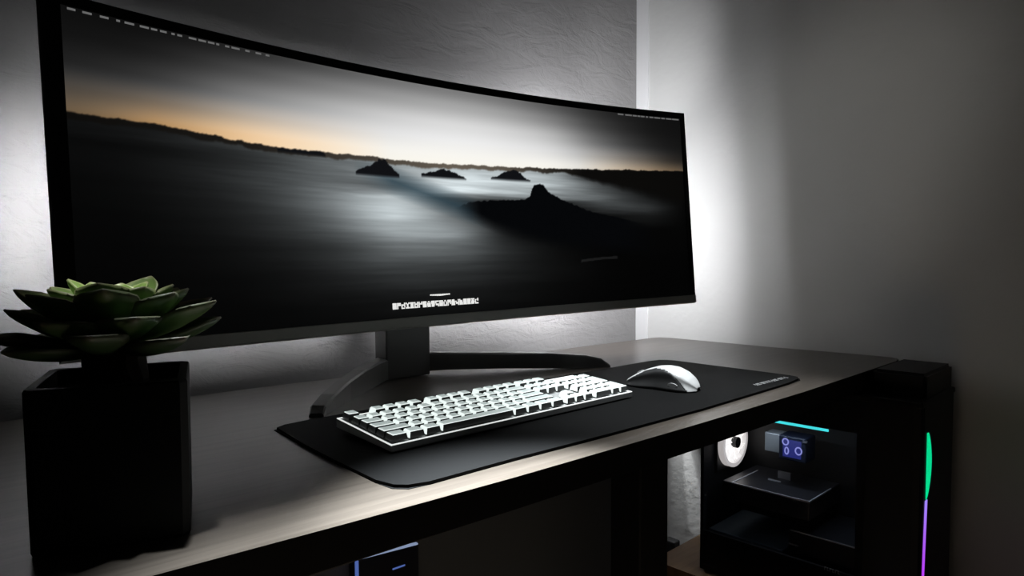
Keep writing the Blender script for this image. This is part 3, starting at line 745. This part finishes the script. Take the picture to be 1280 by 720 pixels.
# crescent light strips on the front face
def crescent(name, m, z0, z1, w_of, c0, label):
    bm = bmesh.new(); lay = bm.verts.layers.float_color.new('Col'); rg = []; n_ = 24
    for i in range(n_+1):
        t = i/n_; z = tz(z0+(z1-z0)*t); w = w_of(t); a = c0(t)
        rg.append([(0.4695, a, z), (0.4712, a, z), (0.4712, a+w, z), (0.4695, a+w, z)])
    loft(bm, rg)
    for v in bm.verts:
        t = (tz(z0)-v.co.z)/(z0-z1)
        v[lay] = (0.42-0.10*math.cos(t*2)+.1*t, 0.20*(1-t)**2+0.02, 0.86, 1)
    obj(name, bm, m, tw)['label'] = label
crescent('front_light', M['green'], -0.108, -0.238, lambda t: 0.004+0.027*math.sin(PI*min(1, t*0.98+.02))**0.7, lambda t: 0.030, 'green crescent light on the case front')
crescent('front_light', M['purple'], -0.240, -0.46, lambda t: 0.013*(1-t*.15), lambda t: 0.026-0.012*t, 'violet light strip on the case front')

# low wooden stand under the tower
sx = TA.z
st = bmesh.new()
def tl(x, y):  # tower local -> world xy
    a = tw.rotation_euler.z; return (TA.x + x*math.cos(a)-y*math.sin(a), TA.y + x*math.sin(a)+y*math.cos(a))
pts = [tl(-0.11, -0.035), tl(CL+0.02, -0.035), tl(CL+0.02, CW+0.005), tl(-0.11, CW+0.005)]
prism(st, pts, sx-0.0225, sx-0.0005)
stand = empty('tower_stand', 'low orange wooden stand under the black computer tower', 'stand', (0, 0, 0))
obj('board', st, M['stand_wood'], stand)
for lx in (-0.08, CL-0.03):
    bm = bmesh.new(); q = [tl(lx, -0.02), tl(lx+.03, -0.02), tl(lx+.03, CW-.01), tl(lx, CW-.01)]; prism(bm, q, 0, sx-0.0225); obj('support', bm, M['stand_wood'], stand)

# ------------------------------------------------------------------ black plug adapter with cable by the right wall
ad = empty('power_adapter', 'small black plug with a hanging cable low by the wall under the desk', 'plug', (wall_x(1.22)-0.0005, 1.22, 0.11), 0)
bm = bmesh.new(); box(bm, -0.030, 0, -0.02, 0.02, -0.02, 0.03, 0.004); obj('plug_body', bm, M['cable'], ad)
bm = bmesh.new(); tube(bm, [(-0.02, 0, -0.018), (-0.03, 0.01, -0.05), (-0.04, 0.03, -0.09), (-0.06, 0.05, -0.1055), (-0.12, 0.06, -0.1055)], 0.004); obj('cable', bm, M['cable'], ad)

# ------------------------------------------------------------------ lights
def spot(name, loc, target, energy, size_deg, blend, radius, color=(1, 1, 1)):
    l = bpy.data.lights.new(name, 'SPOT'); l.energy = energy; l.spot_size = math.radians(size_deg); l.spot_blend = blend
    l.shadow_soft_size = radius; l.color = color
    o = bpy.data.objects.new(name, l); COL.objects.link(o); o.location = loc
    o.rotation_euler = (Vector(target)-Vector(loc)).to_track_quat('-Z', 'Y').to_euler(); return o
spot('ceiling_spot', (0.45, 0.72, 2.45), (0.46, 0.48, Z0), 2400, 16.5, 1.0, 0.03, (0.86, 0.94, 1.0))
spot('desk_fill_left', (0.25, 0.72, 2.45), (0.24, 0.45, Z0), 850, 15, 1.0, 0.03, (0.86, 0.94, 1.0))  # unseen extra lamp, stretches the desk light pool to the left
spot('desk_fill_wide', (0.95, 0.70, 2.45), (0.98, 0.62, Z0), 230, 28, 1.0, 0.05, (0.90, 0.96, 1.0))  # unseen weaker lamp, added to carry the desk light to the right
spot('plant_fill', (0.20, 0.80, 2.45), (0.140, 0.722, Z0+0.2), 120, 5.0, 1.0, 0.01, (1.0, 0.98, 0.92))  # unseen narrow lamp, added to brighten the middle of the rosette
spot('wall_fill', (0.55, -0.3, 2.35), (1.71, 0.80, Z0+0.44), 12, 23, 1.0, 0.08, (1.0, 1.0, 0.93))  # added lamp, stands in for screen glow and bounce on the right wall
# directed light of the strips on the monitor's back (a lamp along each strip, throwing at the wall)
def strip_lamp(name, u, v, su, sv, energy, spread):
    l = bpy.data.lights.new(name, 'AREA'); l.shape = 'RECTANGLE'; l.size = su; l.size_y = sv; l.energy = energy; l.spread = math.radians(spread)
    l.color = (0.95, 0.96, 1.0)
    o = bpy.data.objects.new(name, l); COL.objects.link(o)
    p = mpt(u, v, 0.034) + mon.location; q = mpt(u, v, 0.2) + mon.location
    o.location = p; o.rotation_euler = (q-p).to_track_quat('-Z', 'Z').to_euler(); return o
spot('leak_fill', (1.635, 1.225, Z0-0.045), (1.700, 1.150, 0.05), 9.0, 26, 1.0, 0.004, (0.95, 0.97, 1.0))  # added lamp, stands in for strip light leaking down behind the desk
spot('leak_beam', (1.665, 1.235, Z0-0.045), (1.690, 1.135, 0.16), 16.0, 9, 0.6, 0.003, (0.95, 0.97, 1.0))  # added narrow lamp, shapes the leaked streak on the right wall
_l = bpy.data.lights.new('case_fill', 'AREA'); _l.shape = 'RECTANGLE'; _l.size = 0.18; _l.size_y = 0.006; _l.energy = 0.17; _l.color = (0.75, 0.88, 1.0)  # added lamp under the light bar, brightens the case interior
_o = bpy.data.objects.new('case_fill', _l); COL.objects.link(_o); _o.parent = tw; _o.location = (0.19, 0.030, tz(-0.138))
strip_lamp('strip_lamp_right', W2-0.085, MH*0.50, 0.01, MH*0.96, 3.9, 168)
spot('corner_fill', tuple(mpt(W2-0.10, MH-0.04, 0.05) + mon.location), (1.684, 1.335, Z0+0.86), 3.2, 62, 1.0, 0.03, (0.96, 0.97, 1.0))  # added spot brightening the top of the corner, as if from the strip's end
NS = 6
for k in range(NS):
    uu = -W2+0.09 + (MW-0.18)*(k+.5)/NS
    strip_lamp('strip_lamp_top', uu, MH-0.05, (MW-0.18)/NS, 0.01, 0.11+0.030*k, 78)
    strip_lamp('strip_lamp_bottom', uu, 0.05, (MW-0.18)/NS, 0.01, 0.12+0.035*k, 50)
strip_lamp('strip_lamp_left', -W2+0.085, MH*0.52, 0.01, MH*0.55, 0.38, 46)

# ------------------------------------------------------------------ world, camera, view
w = bpy.data.worlds.new('World'); sc.world = w; w.use_nodes = True
w.node_tree.nodes['Background'].inputs[0].default_value = (0.5, 0.52, 0.5, 1); w.node_tree.nodes['Background'].inputs[1].default_value = 0.008
cam = bpy.data.cameras.new('camera'); cam.sensor_width = 36; cam.lens = 877.537/1280*36; cam.clip_start = 0.01
co_ = bpy.data.objects.new('camera', cam); COL.objects.link(co_); sc.camera = co_
F = Vector((0.6551, 0.7537, -0.0530)).normalized(); R = Vector((0.7545, -0.6562, -0.0063)); R = (R - F*R.dot(F)).normalized(); U = R.cross(F)
mtx = Matrix(((R.x, U.x, -F.x, 0), (R.y, U.y, -F.y, 0), (R.z, U.z, -F.z, 0.248+Z0), (0, 0, 0, 1)))
co_.matrix_world = mtx
sc.view_settings.view_transform = 'Standard'; sc.view_settings.look = 'None'; sc.view_settings.exposure = 0; sc.view_settings.gamma = 1
sc.view_settings.use_curve_mapping = False
sc.cycles.use_denoising = True
sc.cycles.max_bounces = 8
